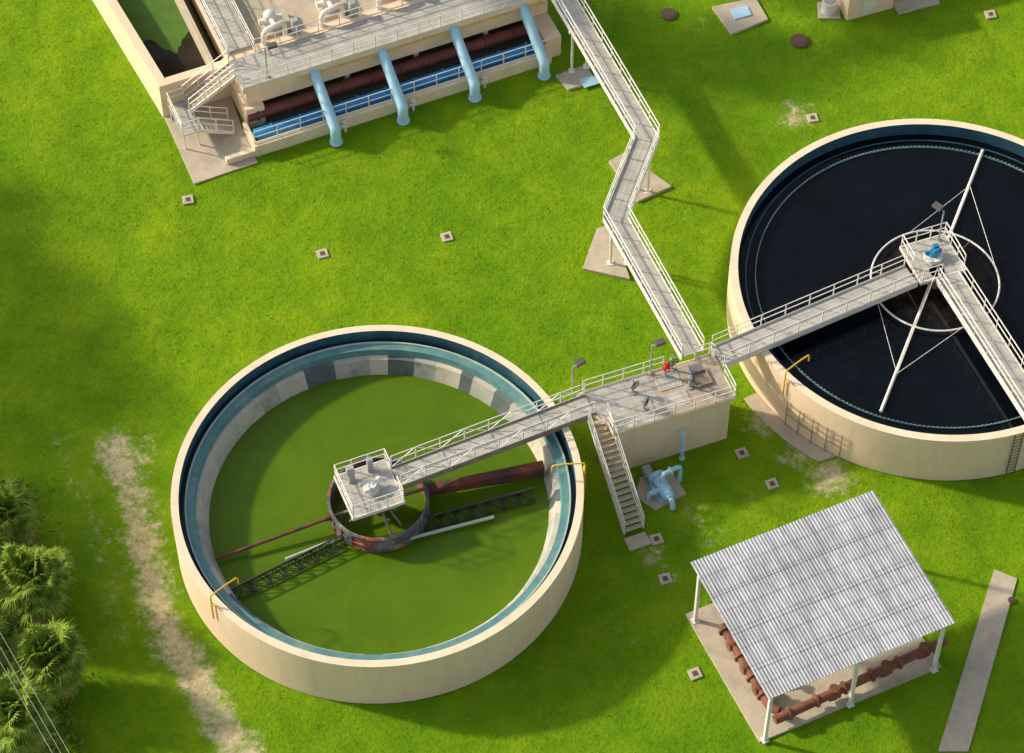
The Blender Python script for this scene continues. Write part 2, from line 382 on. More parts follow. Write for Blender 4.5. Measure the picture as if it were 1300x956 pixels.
def bridge(name,label,p,q,width,z,diag=False,girder=.32,sidemat='brownsteel',cat='bridge',group=None):
    L=math.hypot(q[0]-p[0],q[1]-p[1]); rot=math.atan2(q[1]-p[1],q[0]-p[0])
    e=thing(name,label,cat,(p[0],p[1],z),rot,group)
    mb=MB(); mb.box(0,L,-width/2+.06,width/2-.06,-.06,0); mb.obj('deck',M['grate'],e)
    mb=MB()
    for s in(-1,1): mb.box(0,L,s*width/2-.05,s*width/2+.05,-girder,.05)
    n=int(L/1.6)
    for k in range(n+1): mb.beam((L*k/n,-width/2+.05,-girder+.08),(L*k/n,width/2-.05,-girder+.08),.1,.12)
    mb.obj('girder',M[sidemat],e)
    for s in(-1,1):
        mb=MB(); rail(mb,[(.05,s*width/2,.02),(L-.05,s*width/2,.02)],diag=diag,sp=1.5); mb.obj('handrail',M['alu'],e)
    return e
bridge('access_bridge','narrow grated access bridge with cross braced rails over green tank',(-6.35,-9.8),(4.35,-4.85),1.35,ZD,diag=True)
def platform(label,c,rot,w,z,railsegs,extra=None):
    e=thing('drive_platform',label,'platform',(c[0],c[1],z),rot)
    mb=MB(); mb.box(-w/2,w/2,-w/2,w/2,-.06,0); mb.obj('deck',M['grate'],e)
    mb=MB(); t=.07
    mb.box(-w/2-t,w/2+t,-w/2-t,-w/2,-.22,.02);mb.box(-w/2-t,w/2+t,w/2,w/2+t,-.22,.02);mb.box(-w/2-t,-w/2,-w/2,w/2,-.22,.02);mb.box(w/2,w/2+t,-w/2,w/2,-.22,.02)
    for k in(-.3,.3): mb.box(-w/2,w/2,k*w-.06,k*w+.06,-.2,-.07)
    mb.obj('frame',M['white'],e)
    mb=MB()
    for s in railsegs: rail(mb,[(x*w/2,y*w/2,.03) for x,y in s],sp=1.0,toe=False)
    mb.obj('handrail',M['alu'],e)
    return e
e=platform('square grated drive platform above rusty drum in green tank',(-7.75,-10.55),R(22),2.9,ZD,
   [[(1,.35),(1,1),(-1,1),(-1,-1),(1,-1),(1,-.35)]])
mb=MB(); mb.cyl((0.1,-.1,0),(0.1,-.1,.35),.42,n=20); mb.cyl((0.1,-.1,.35),(0.1,-.1,.55),.28,n=16); mb.cyl((.1,-.1,.45),(.65,.15,.45),.16,n=14); mb.box(-.4,-.1,-.45,-.1,.3,.6); mb.cyl((-.5,.3,.3),(.1,.3,.3),.1,n=12)
mb.obj('drive_motor',M['white'],e,smooth=True)
mb=MB(); mb.box(-.9,-.55,.7,1.0,0,1.3); mb.box(-.98,-.9,.7,1.0,.7,1.3); mb.obj('control_box',M['grey'],e,bevel=.02)
mb=MB(); mb.box(.3,.62,1.0,1.25,0,1.1); mb.obj('control_box',M['grey'],e,bevel=.02)

# ------------------------------------------------------------------ DARK WATER CLARIFIER
CR=(24.45,4.6)
tk=thing('clarifier_tank','round cream concrete clarifier tank holding dark clear water','tank',(CR[0],CR[1],0))
mb=MB(); mb.revolve([(11.87,0),(11.87,3.8),(11.42,3.8),(11.42,0)],160,[0,1,2,0])
mb.obj('tank_wall',[M['cream'],M['creamtop'],M['navy']],tk,smooth=True)
mb=MB(); mb.disc(11.6,.1); mb.obj('tank_floor',M['concdark'],tk)
mb=MB(); mb.revolve([(10.38,2.5),(10.38,2.96),(10.33,2.96),(10.33,2.5)],200)
for k in range(260):
    a=2*math.pi*k/260; c,s=math.cos(a),math.sin(a)
    mb.beam((10.33*c,10.33*s,2.98),(10.38*c,10.38*s,2.98),.12,.09)
mb.obj('weir_plate',M['weirdim'],tk)
mb=MB(); mb.revolve([(10.95,2.45),(10.95,2.93),(10.88,2.93),(10.88,2.45)],160)
mb.obj('launder_wall',M['navy'],tk)
mb=MB(); mb.disc(11.5,2.88,128); w=mb.obj('water',M['bwater'],loc=(CR[0],CR[1],0)); structure(w)
rk=thing('clarifier_scraper','white skimmer arm and round ring above dark water','scraper',(CR[0],CR[1],2.9))
ring=[(3.7*math.cos(2*math.pi*k/72),3.7*math.sin(2*math.pi*k/72),.25) for k in range(72)]
mb=MB(); mb.tube(ring,.06,8,True); mb.obj('feedwell_ring',M['white'],rk,smooth=True)
mb=MB(); mb.cyl((3.75,10.0,.15),(-3.85,-9.3,.15),.1,n=10)
mb.obj('skimmer_arm',M['white'],rk,smooth=True)
for p,qs in(((2.7,7.2,.2),((3.65,.4,.3),(-1.2,3.5,.3),(0,0,1.3))),((-2.75,-6.7,.2),((-3.6,-.6,.3),(1.3,-3.45,.3),(0,0,1.3)))):
    for q in qs:
        mb=MB(); mb.cyl(p,q,.018,n=5); mb.obj('guy_wire',M['alu'],rk)
mb=MB(); mb.cyl((0,0,-2),(0,0,1.1),.45,n=20)
for k in range(3):
    a=k*math.pi*2/3+.9; mb.cyl((.3*math.cos(a),.3*math.sin(a),.6),(3.7*math.cos(a),3.7*math.sin(a),.27),.025,n=6)
mb.obj('centre_column',M['brownsteel'],rk,smooth=True)
bridge('access_bridge','white railed access bridge from valve deck over dark water tank',(11.55,-1.55),(22.95,4.35),1.4,ZD+.005,sidemat='white')
bridge('access_bridge','white railed access bridge from centre platform over dark water',(25.05,4.25),(29.6,-6.75),1.4,ZD+.005,sidemat='white')
e=platform('square white drive platform with blue motor above dark water',(24.3,5.55),R(20),2.75,ZD,
   [[(-1,-.2),(-1,1),(1,1),(1,-.9)],[(-.1,-1),(-.95,-1)]])
mb=MB(); mb.cyl((0,0,0),(0,0,.3),.55,n=24); mb.obj('gear_housing',M['white'],e,smooth=True)
mb=MB(); mb.cyl((0,0,.3),(0,0,.6),.25,n=16); mb.cyl((-.1,-.1,.5),(.45,.1,.5),.16,n=14); mb.cyl((-.45,.2,.4),(-.1,.2,.4),.12,n=12); mb.box(.1,.4,.2,.45,.3,.7); mb.obj('drive_motor',M['dblue'],e,smooth=True)

mb=MB()
for z in(1.1,1.6,2.1):
    mb.tube([(11.98*math.cos(R(a))+0,11.98*math.sin(R(a)),z) for a in range(222,241,2)],.03,6)
for a in(222,226.5,231,235.5,240):
    mb.cyl((11.98*math.cos(R(a)),11.98*math.sin(R(a)),.0),(11.98*math.cos(R(a)),11.98*math.sin(R(a)),2.3),.03,n=6)
tag(mb.obj('pipe_rack',M['brownsteel'],loc=(CR[0],CR[1],0)),'brown steel pipe rack against cream tank wall','pipe rack')
mb=MB()
for da in(0,2.4):
    a=R(286+da); mb.cyl((12.0*math.cos(a),12.0*math.sin(a),.2),(12.0*math.cos(a),12.0*math.sin(a),3.9),.03,n=6)
for k in range(12):
    z=.4+.3*k;a=R(286);a2=R(288.4); mb.cyl((12*math.cos(a),12*math.sin(a),z),(12*math.cos(a2),12*math.sin(a2),z),.02,n=5)
tag(mb.obj('ladder',M['black'],loc=(CR[0],CR[1],0)),'black steel ladder fixed to cream tank wall','ladder')
def hook(c,r,ang,lab):
    ca,sa=math.cos(ang),math.sin(ang)
    mb=MB(); pts=[(.12,0,-1.3),(.12,0,.75),(.05,0,.9),(-.9,0,.95),(-1.6,0,.9),(-1.7,0,.75),(-1.7,0,.3)]
    mb.tube(pts,.05,8); mb.beam((.06,-.05,.15),(.06,.3,.15),.05,.05); mb.cyl((.12,0,.2),(.12,.35,.2),.04,n=8)
    tag(mb.obj('davit_bracket',M['yellow'],loc=(c[0]+r*ca,c[1]+r*sa,3.8),rot=ang,smooth=True),lab,'bracket','yellow brackets on tank rims')
hook(CL,11.24,math.atan2(-7.5,-8.6),'yellow bent pipe bracket hooked over tank rim')
hook(CL,11.24,math.atan2(1.05,11.2),'yellow bent pipe bracket hooked over tank rim')
hook(CR,11.87,R(220),'yellow bent pipe bracket hooked over tank rim')

# ------------------------------------------------------------------ VALVE DECK BUILDING
FB=(5.56,-6.85); FR=R(20.3)
vb=thing('valve_building','cream concrete valve building with railed grated deck on top','building',(FB[0],FB[1],0),FR)
mb=MB(); mb.box(.25,7.1,.05,3.0,-.1,3.72); mb.obj('wall',M['cream'],vb,bevel=.02)
mb=MB(); mb.prism([(0,-.08),(7.35,-.08),(7.35,3.25),(-.9,3.25),(-.9,2.0),(0,.7)],3.72,3.96); mb.obj('roof_slab',M['cream'],vb,bevel=.02)
mb=MB(); mb.mat(0).prism([(0.06,0),(3.2,0),(3.2,3.17),(-.84,3.17),(-.84,2.05),(0.06,.75)],3.965,3.99); mb.mat(1).box(3.2,7.28,0,3.17,3.965,3.992)
mb.obj('deck',[M['grate'],M['gratebrown']],vb)
mb=MB()
z=3.98
rail(mb,[(.02,.75,z),(.02,-.03,z),(7.3,-.03,z),(7.3,1.5,z)],sp=1.2)
rail(mb,[(-.55,3.2,z),(4.3,3.2,z)],sp=1.2)
rail(mb,[(7.3,2.95,z),(7.1,3.2,z),(6.2,3.2,z)],sp=1.0)
mb.obj('handrail',M['alu'],vb)
for x0,x1,y0,y1 in((3.5,4.9,.4,1.4),(3.5,4.9,1.7,2.7),(1.6,2.8,.35,1.5)):
    mb=MB(); mb.box(x0,x1,y0,y1,3.995,4.03)
    mb.obj('hatch_cover',M['grate'],vb,bevel=.01)
mb=MB(); x0,x1,y0,y1=5.5,6.4,1.3,2.2
for a in((x0,x1,y0-.08,y0),(x0,x1,y1,y1+.08),(x0-.08,x0,y0-.08,y1+.08),(x1,x1+.08,y0-.08,y1+.08)): mb.box(*a,3.995,4.15)
mb.box(x0,x1,y0,y1,3.995,4.003)
mb.obj('hatch_opening',M['brownsteel'],vb)
mb=MB(); mb.beam((x0+.45,y1+.1,4.1),(x0+.45,y1+.4,4.3),.8,.04); mb.obj('hatch_lid',M['grey'],vb)
def loc_deck(a,b): 
    return (FB[0]+a*math.cos(FR)-b*math.sin(FR),FB[1]+a*math.sin(FR)+b*math.cos(FR))
mbs=MB(); mbs.cyl((0,0,0),(0,0,.08),.2,n=14); mbs.cyl((0,0,.08),(0,0,.85),.07,n=10); mbs.box(-.12,.12,-.12,.12,.75,.98); mbs.cyl((0,0,.95),(0,0,1.35),.03,n=8)
mbw=MB(); mbw.tube([(.28*math.cos(t*math.pi/8),0,.86+.28*math.sin(t*math.pi/8)) for t in range(16)],.03,6,True)
for k in range(4): mbw.cyl((0,0,.86),(.28*math.cos(k*math.pi/2),0,.86+.28*math.sin(k*math.pi/2)),.018,n=5)
first=None
for k,(a,b,lab) in enumerate(((4.7,2.95,'grey valve stand with black handwheel on deck'),(2.05,2.2,'grey valve stand with black handwheel on deck'),(2.2,.9,'grey valve stand with black handwheel on deck'),(5.15,1.45,'grey valve stand with black handwheel on deck'))):
    x,y=loc_deck(a,b)
    e=thing('valve_stand',lab,'valve',(x,y,4.0),FR+.4*k,'valve stands on deck')
    if first is None:
        s1=mbs.obj('pedestal',M['grey'],e,smooth=True); s2=mbw.obj('handwheel',M['black'],e,loc=(0,-.16,0)); first=(s1,s2)
    else:
        for s in first:
            c=s.copy(); c.parent=e; col.objects.link(c)
e=thing('valve_actuator','red domed valve actuator on grey stem on deck','valve',(8.6,-2.95,4.0),FR)
mb=MB(); mb.cyl((0,0,0),(0,0,.8),.09,n=10); mb.obj('pedestal',M['grey'],e,smooth=True)
mb=MB(); mb.cyl((0,0,.75),(0,0,1.0),.22,n=16); mb.sphere((0,0,1.0),.22,14,.7); mb.cyl((0,-.35,.9),(0,0,.9),.1,n=10); mb.obj('actuator_head',M['redp'],e,smooth=True)
x,y=loc_deck(4.15,-.1)
mb=MB(); mb.tube([(0,.2,2.3),(0,-.18,2.3),(0,-.3,2.2),(0,-.3,2.0),(0,-.3,0)],.1,10); mb.cyl((0,-.3,1.0),(0,-.3,1.08),.16,n=12); mb.cyl((0,-.3,0.05),(0,-.3,.12),.18,n=12)
tag(mb.obj('drain_pipe',M['pblue'],loc=(x,y,0),rot=FR,smooth=True),'pale blue vertical pipe on cream building wall','pipe')
slab('concrete_pad',[(7.2,-7.1),(8.95,-6.65),(9.75,-8.2),(8.0,-9.3),(6.9,-8.4)],-.1,.1,M['conc'])
pm=thing('pump_assembly','pale blue pump with elbowed pipes on concrete pad','pump',(8.4,-8.0,.1),R(25))
mb=MB(); mb.cyl((0,-.6,.45),(0,.5,.45),.38,n=18); mb.sphere((0,-.6,.45),.36,14); mb.cyl((0,.1,.45),(0,.1,1.1),.2,n=14); mb.cyl((0,.5,.45),(0,.75,.45),.5,n=18);mb.box(-.5,.5,-.7,.6,0,.12)
mb.obj('pump_body',M['pblue'],pm,smooth=True)
mb=MB(); mb.tube([(0,.1,1.0),(0,.1,1.25),(.15,.12,1.4),(1.0,.2,1.4),(1.15,.2,1.3),(1.2,.2,1.0),(1.2,.2,-.05)],.13,10); mb.cyl((.5,.16,1.4),(.58,.17,1.4),.24,n=14)
mb.obj('pipe_elbow',M['pblue'],pm,smooth=True)
mb=MB(); mb.tube([(0,-.7,.5),(0,-1.1,.5),(.0,-1.25,.35),(0,-1.3,-.05)],.17,10); mb.cyl((0,-.95,.5),(0,-.88,.5),.24,n=14); mb.obj('pipe_elbow',M['pblue'],pm,smooth=True)
mb=MB(); mb.tube([(-.35,-.2,.5),(-.85,-.2,.5),(-.95,-.2,.35),(-.95,-.2,-.05)],.15,10); mb.cyl((-.6,-.2,.5),(-.66,-.2,.5),.24,n=14); mb.obj('pipe_elbow',M['pblue'],pm,smooth=True)
mb=MB(); mb.cyl((-.3,.75,.45),(-.3,1.25,.45),.26,n=16); mb.box(-.55,-.1,1.0,1.5,.1,.7); mb.obj('motor',M['grey'],pm,smooth=True)

def stairs(label,top,bot,w,n,pad=True,z0=ZD,z1=.1):
    L=math.hypot(bot[0]-top[0],bot[1]-top[1]); rot=math.atan2(bot[1]-top[1],bot[0]-top[0])
    e=thing('staircase',label,'stairs',(top[0],top[1],z0),rot)
    H=z0-z1
    mb=MB()
    for k in range(n):
        t=(k+.5)/n; mb.box(L*t-.14,L*t+.14,-w/2+.03,w/2-.03,-H*(k+1)/(n+1)-.04,-H*(k+1)/(n+1))
    mb.obj('tread',M['tread'],e)
    for s in(-1,1):
        mb=MB(); mb.beam((0,s*w/2,-.1),(L,s*w/2,-H+.02),.05,.26); mb.obj('stringer',M['alu'],e)
        mb=MB(); rail(mb,[(0,s*w/2,0),(L,s*w/2,-H+.1)],sp=1.1,toe=False); mb.obj('handrail',M['alu'],e)
    return e
stairs('straight steel staircase with tan treads beside cream building',(4.75,-5.75),(6.75,-10.75),1.15,19)
slab('concrete_pad',[(6.2,-11.2),(7.35,-10.75),(7.75,-11.5),(6.5,-12.0)],-.1,.09,M['conc'])

# ------------------------------------------------------------------ ELEVATED WALKWAY
cl=[(2.75,27.4),(8.05,14.75),(6.05,8.55),(10.15,-1.35)]
ew=thing('elevated_walkway','long zigzag elevated grated walkway with aluminium handrails over lawn','walkway',(8.05,14.75,0))
wd=1.35
def offs(pl,o):
    out=[]
    for i,p in enumerate(pl):
        if i==0: d=unit(pl[0],pl[1]);n=Vector((-d.y,d.x));out.append((p[0]+n.x*o,p[1]+n.y*o))
        elif i==len(pl)-1: d=unit(pl[-2],pl[-1]);n=Vector((-d.y,d.x));out.append((p[0]+n.x*o,p[1]+n.y*o))
        else:
            d1=unit(pl[i-1],p);d2=unit(p,pl[i+1]);n1=Vector((-d1.y,d1.x));n2=Vector((-d2.y,d2.x));m=(n1+n2).normalized();k=o/m.dot(n1)
            out.append((p[0]+m.x*k,p[1]+m.y*k))
    return [(x-8.05,y-14.75) for x,y in out]
Lf=offs(cl,wd/2-.03);Rt=offs(cl,-wd/2+.03)
for i in range(3):
    mb=MB(); mb.prism([Lf[i],Lf[i+1],Rt[i+1],Rt[i]],ZD-.06,ZD)
    rot=math.atan2(cl[i+1][1]-cl[i][1],cl[i+1][0]-cl[i][0])
    c,s=math.cos(-rot),math.sin(-rot)
    mb.v=[(x*c-y*s,x*s+y*c,z) for x,y,z in mb.v]
    mb.obj('deck',M['grate'],ew,rot=rot)
for o in(wd/2,-wd/2):
    pl=offs(cl,o)
    mb=MB()
    for i in range(3): mb.beam((*pl[i],ZD-.12),(*pl[i+1],ZD-.12),.07,.3)
    mb.obj('side_beam',M['alu'],ew)
    mb=MB(); rail(mb,[(x,y,ZD+.02) for x,y in pl],sp=1.45,r=.038); mb.obj('handrail',M['alu'],ew)
def bent(x,y,rot):
    mb=MB(); c,s=math.cos(rot),math.sin(rot)
    for k in(-.5,.5):
        mb.cyl((x-8.05+c*k,y-14.75+s*k,0),(x-8.05+c*k,y-14.75+s*k,ZD-.3),.09,n=10)
        mb.box(x-8.05+c*k-.2,x-8.05+c*k+.2,y-14.75+s*k-.2,y-14.75+s*k+.2,.12,.16)
    mb.beam((x-8.05-c*.75,y-14.75-s*.75,ZD-.3),(x-8.05+c*.75,y-14.75+s*.75,ZD-.3),.15,.15)
    mb.obj('support_column',M['alu'],ew)
bent(7.75,14.0,R(-15)); bent(6.35,8.3,R(0)); bent(4.2,23.9,R(23))
slab('concrete_footing',[(5.9,16.3),(6.9,17.0),(9.7,14.3),(7.6,13.1)],-.1,.12,M['conc'],bevel=.03)
slab('concrete_footing',[(5.1,11.0),(6.0,11.3),(7.0,7.1),(4.2,7.9)],-.1,.12,M['conc'],bevel=.03)
slab('concrete_footing',[(2.7,23.4),(4.6,24.3),(5.3,22.9),(3.5,22.2)],-.1,.1,M['conc'],bevel=.03)
slab('painted_pad',[(4.2,23.0),(5.2,23.4),(5.5,22.7),(4.5,22.3)],.1,.13,M['pblue'],bevel=0)

lamp=None
def lamp_post(x,y,z,rot,lab):
    global lamp
    e=thing('lamp_post',lab,'lamp',(x,y,z),rot,'lamp posts on walkways')
    if lamp is None:
        mb=MB(); mb.cyl((0,0,0),(0,0,2.6),.05,n=8); mb.cyl((0,0,0),(0,0,.1),.12,n=10); mb.cyl((0,0,2.5),(.25,0,2.62),.035,n=6); a=mb.obj('pole',M['grey'],e)
        mb=MB(); mb.box(.15,.75,-.2,.2,2.55,2.75); b=mb.obj('lamp_head',M['lampgrey'],e,bevel=.03); lamp=(a,b)
    else:
        for s in lamp:
            c=s.copy(); c.parent=e; col.objects.link(c)
for x,y,r in((7.75,-2.75,.4),(3.35,-4.2,.6),(24.75,6.9,2.4),(-14.9,20.2,.3)):
    lamp_post(x,y,4.0 if x>-14 else 3.4,r,'grey lamp post with box head on deck rail')

# ------------------------------------------------------------------ FILTER BUILDING
BO=(-17.3,16.2);BR=R(23.2)
fb=thing('filter_building','long cream concrete filter building with basins, pipe gallery and decks','building',(BO[0],BO[1],0),BR)
def bp(a,b,z=0): return (BO[0]+a*math.cos(BR)-b*math.sin(BR),BO[1]+a*math.sin(BR)+b*math.cos(BR),z)
EXC.append([bp(-2.5,-.7)[:2],bp(1.7,-.6)[:2],bp(1.7,-.15)[:2],bp(22.4,-.15)[:2],bp(22.4,26)[:2],bp(-4.1,26)[:2]])
mb=MB()
mb.prism([(-2.45,5.1),(-1.85,5.1),(-3.35,24),(-3.95,24)],-.1,2.8)
mb.box(-1.86,2.2,5.1,5.7,-.1,2.798)
mb.obj('basin_wall',[M['cream']],fb,bevel=.02)
mb=MB(); mb.box(1.15,1.4,5.7,24,0,2.6); mb.obj('divider_wall',M['conc'],fb)
mb=MB(); mb.box(2.2,3.7,5.71,24,-.1,3.1); mb.box(2.2,22.3,2.45,5.7,1.75,3.2); mb.box(2.21,22.3,4.9,5.69,-.8,1.75); mb.box(2.0,3.2,2.1,5.0,-.1,1.75)
mb.box(21.2,22.3,.3,5.0,-.1,1.7); mb.obj('gallery_wall',M['cream'],fb)
mb=MB(); mb.box(3.7,22.3,5.7,24,0,2.6); mb.obj('roof_slab',M['conc'],fb)
mb=MB(); mb.box(2.05,3.75,5.65,24,3.21,3.4); mb.box(2.0,22.35,2.4,4.9,3.2,3.399); mb.box(22.35,24,2.3,4.9,3.2,3.399); mb.obj('deck',M['grate'],fb)
mb=MB(); mb.box(2.0,22.3,2.3,2.4,3.0,3.45); mb.obj('deck_edge',M['creamtop'],fb)
z=3.42
mb=MB(); rail(mb,[(2.1,2.35,z),(22.2,2.35,z)],sp=1.4); mb.obj('handrail',M['alu'],fb)
mb=MB(); rail(mb,[(3.8,24,z),(3.8,5.0,z),(20.5,5.0,z)],sp=1.4); mb.obj('handrail',M['alu'],fb)
mb=MB(); rail(mb,[(2.1,5.0,z),(2.1,24,z)],sp=1.4); mb.obj('handrail',M['alu'],fb)
mb=MB(); mb.tube([(5.5,2.2,3.0),(21.8,2.2,3.0),(22.0,2.2,2.9)],.05,6); mb.obj('gas_pipe',M['yellow'],fb)
mb=MB(); mb.box(1.7,21.2,-.12,.3,-1.2,.85); mb.box(1.7,1.95,.3,2.1,-1.2,.85) ; mb.box(21.2,21.5,-.12,.3,-1.2,.85); mb.box(-.15,1.7,-.12,.2,-.1,.5); mb.obj('gallery_curb',M['creamtop'],fb,bevel=.02)
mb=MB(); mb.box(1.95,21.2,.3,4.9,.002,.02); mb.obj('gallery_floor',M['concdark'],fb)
mb=MB(); rail(mb,[(1.8,.12,.87),(21.3,.12,.87)],sp=1.5); mb.obj('handrail',M['alu'],fb)
mb=MB(); mb.cyl((2.1,1.05,.5),(21.1,1.05,.5),.42,n=20)
for k in range(10): mb.cyl((3.2+1.9*k,1.05,.5),(3.32+1.9*k,1.05,.5),.5,n=20)
mb.obj('blue_header_pipe',M['blue'],fb,smooth=True)
mb=MB(); mb.cyl((2.1,2.3,1.0),(21.1,2.3,1.0),.38,n=20)
for k in range(10): mb.cyl((2.7+1.9*k,2.3,1.0),(2.82+1.9*k,2.3,1.0),.46,n=20)
mb.obj('red_header_pipe',M['pipe_red'],fb,smooth=True)
for a in(8.9,13.5,18.2):
    mb=MB(); mb.box(a-.15,a+.15,2.72,2.95,.02,1.75); mb.obj('gallery_column',M['creamtop'],fb)
mb=MB(); mb.prism([(-1.86,5.7),(1.15,5.7),(1.15,24),(-3.36,24)],.5,1.3); mb.box(1.4,2.2,5.7,24,.5,1.1); o=mb.obj('water',M['dwater'],loc=(BO[0],BO[1],0),rot=BR); structure(o)
random.seed(3)
pts=[(-2.2,10.4)]+[(-2.15+i*.2,10.0+.7*math.sin(i*.5)+random.uniform(-.2,.2)-(.05*i)) for i in range(1,15)]+[(1.13,10.2),(1.13,23.9),(-3.3,23.9)]
slab('algae_mat',pts,1.3,1.32,M['algae'],BO,BR,0,False)
for a in(5.0,8.8,12.6,16.4):
    mb=MB(); mb.box(a,a+1.8,6.2,8.0,2.6,3.2); mb.obj('equipment_plinth',M['conc'],fb,bevel=.02)
bv=None
for i in range(4):
    if bv is None:
        mb=MB(); a=0
        mb.tube([(a,5.6,2.6),(a,5.6,4.0),(a+.1,5.6,4.2),(a+.3,5.65,4.3),(a+1.2,5.8,4.3),(a+1.4,5.85,4.2),(a+1.5,5.9,3.9),(a+1.5,5.9,2.6)],.17,10)
        mb.cyl((a+.9,5.9,4.1),(a+.9,7,3.9),.16,n=12); mb.cyl((a+.9,7,3.2),(a+.9,7,4.1),.38,n=16); mb.sphere((a+.9,7,4.1),.38,14,.6); mb.cyl((a+.2,7,3.6),(a+1.7,7,3.6),.2,n=12)
        bv=mb.obj('backwash_valve',M['white'],fb,loc=(4.6,0,0),smooth=True)
    else:
        c=bv.copy(); c.location=(4.6+3.8*i,0,0); col.objects.link(c); c.parent=fb
    mb=MB(); a=6.5+3.8*i; mb.box(a,a+.4,5.5,5.9,2.6,4.4); mb.obj('control_cabinet',M['grey'],fb,bevel=.02)
slab('concrete_apron',[(-2.5,-.75),(1.65,-.65),(1.65,-.14),(-.18,-.14),(-.18,.23),(1.69,.23),(1.69,2.09),(1.99,5.09),(-2.4,5.09)],-.1,.06,M['conc'],BO,BR)
def flight(label,pa,pb,za,zb,w,n):
    A=bp(*pa);B=bp(*pb); return stairs(label,(A[0],A[1]),(B[0],B[1]),w,n,z0=za,z1=zb)
flight('upper steel stair flight with white rails at concrete building',(2.0,4.2),(-1.1,4.2),3.4,1.45,1.2,11)
flight('lower steel stair flight with white rails at concrete building',(-1.0,2.6),(1.1,2.6),1.4,.15,1.1,8)
ld=thing('stair_landing','small grated stair landing with white rails above concrete apron','landing',(*bp(-1.6,3.4)[:2],0),BR)
mb=MB(); mb.box(-.55,.55,-1.4,1.4,1.33,1.4); mb.obj('deck',M['grate'],ld)
for x in(-.45,.45):
    for y in(-1.3,1.3):
        mb=MB(); mb.cyl((x,y,0),(x,y,1.33),.05,n=8); mb.obj('support_post',M['alu'],ld)
mb=MB(); rail(mb,[(.5,1.38,1.4),(-.5,1.38,1.4),(-.5,-1.38,1.4),(.5,-1.38,1.4)],sp=1.1,toe=False); mb.obj('handrail',M['alu'],ld)

src=None
for a in(6.65,11.1,15.9,20.6):
    x,y,_=bp(a,0)
    e=thing('outfall_pipe','large pale blue pipe sloping over the pipe gallery to ground','pipe',(x,y,0),BR,'pale blue pipes along gallery')
    if src is None:
        mb=MB(); mb.tube([(0,2.7,3.1),(0,-.85,1.25),(0,-.92,1.18),(0,-.96,1.08),(0,-.97,.9),(0,-.97,-.05)],.33,20)
        s1=mb.obj('pipe_run',M['pblue'],e,smooth=True); src=[s1]
        d=Vector((0,-3.55,-1.85)).normalized(); base=Vector((0,2.7,3.1))
        fl=[(base+d*.35,base+d*.42,.38),(Vector((0,-.97,.0)),Vector((0,-.97,.1)),.42)]
        for p,q,r in fl:
            mb=MB(); mb.cyl(p,q,r,n=22); src.append(mb.obj('pipe_flange',M['pblue'],e,smooth=True))
    else:
        for s in src:
            c=s.copy(); c.parent=e; col.objects.link(c)
sv=None
for a in(7.5,12.0,16.8):
    x,y,_=bp(a,-.4)
    if sv is None:
        mb=MB(); mb.cyl((0,0,-.02),(0,0,.5),.08,n=10); mb.cyl((-.2,0,.55),(.2,0,.55),.1,n=12); mb.cyl((0,0,.5),(0,0,.85),.05,n=8); mb.cyl((0,0,.85),(0,0,.9),.16,n=14)
        sv=mb.obj('ground_valve',M['white'],loc=(x,y,0),rot=BR,smooth=True); o=sv
    else:
        o=sv.copy(); o.location=(x,y,0); col.objects.link(o)
    tag(o,'small white ground valve beside gallery curb','valve','ground valves along curb')

# ------------------------------------------------------------------ CANOPY
c0=(9.4,-16.3);c1=(19.4,-11.7)
CRt=math.atan2(c1[1]-c0[1],c1[0]-c0[0]);W=math.hypot(c1[0]-c0[0],c1[1]-c0[1]);D=8.9
cp=thing('canopy_shelter','open shelter with weathered corrugated metal roof on white posts','shelter',(c0[0],c0[1],0),CRt)
def metal_roof():
    m,nt,b=nodes('weathered_corrugated_sheet');L=nt.links
    tc=nt.nodes.new('ShaderNodeTexCoord');v=tc.outputs['Object']
    mp=nt.nodes.new('ShaderNodeMapping'); mp.inputs['Scale'].default_value=(2.2,.3,1); L.new(v,mp.inputs[0])
    n=noi(nt,1.4,8,.7,mp.outputs[0]); n2=noi(nt,.45,6,.6,v)
    c=ramp(nt,n.outputs[0],[(.32,(.24,.25,.28)),(.5,(.38,.40,.45)),(.7,(.52,.55,.61))]).outputs[0]
    c=mix(nt,1,c,ramp(nt,n2.outputs[0],[(.3,g(.72)),(.7,g(1.1))]).outputs[0],'MULTIPLY')
    sx=nt.nodes.new('ShaderNodeSeparateXYZ'); L.new(v,sx.inputs[0])
    w=nt.nodes.new('ShaderNodeMath'); w.operation='MULTIPLY'; L.new(sx.outputs[1],w.inputs[0]); w.inputs[1].default_value=1/1.15
    f=nt.nodes.new('ShaderNodeMath'); f.operation='FRACT'; L.new(w.outputs[0],f.inputs[0])
    r=ramp(nt,f.outputs[0],[(0,g(.6)),(.07,g(.75)),(.14,g(1))])
    c=mix(nt,.7,c,mix(nt,1,c,r.outputs[0],'MULTIPLY'))
    n3=noi(nt,2.2,8,.8,mp.outputs[0]); c=mix(nt,ramp(nt,n3.outputs[0],[(.58,g(0)),(.75,g(.4))]).outputs[0],c,(.26,.22,.18))
    L.new(c,b.inputs['Base Color']); b.inputs['Roughness'].default_value=.55; b.inputs['Metallic'].default_value=.1
    return m
mb=MB(); nw=58; per=8; cols=nw*per
zt=lambda y: 5.55+.035*y
rows=[(0,0),(-2.4,0),(-2.38,.02),(-4.8,.02),(-4.78,.04),(-7.1,.04),(-7.08,.06),(-D,.06)]
prof=[0,.15,.5,.85,1,.85,.5,.15]
vs=[(W*i/cols,y,zt(y)+.035*prof[i%per]-dz) for y,dz in rows for i in range(cols+1)]
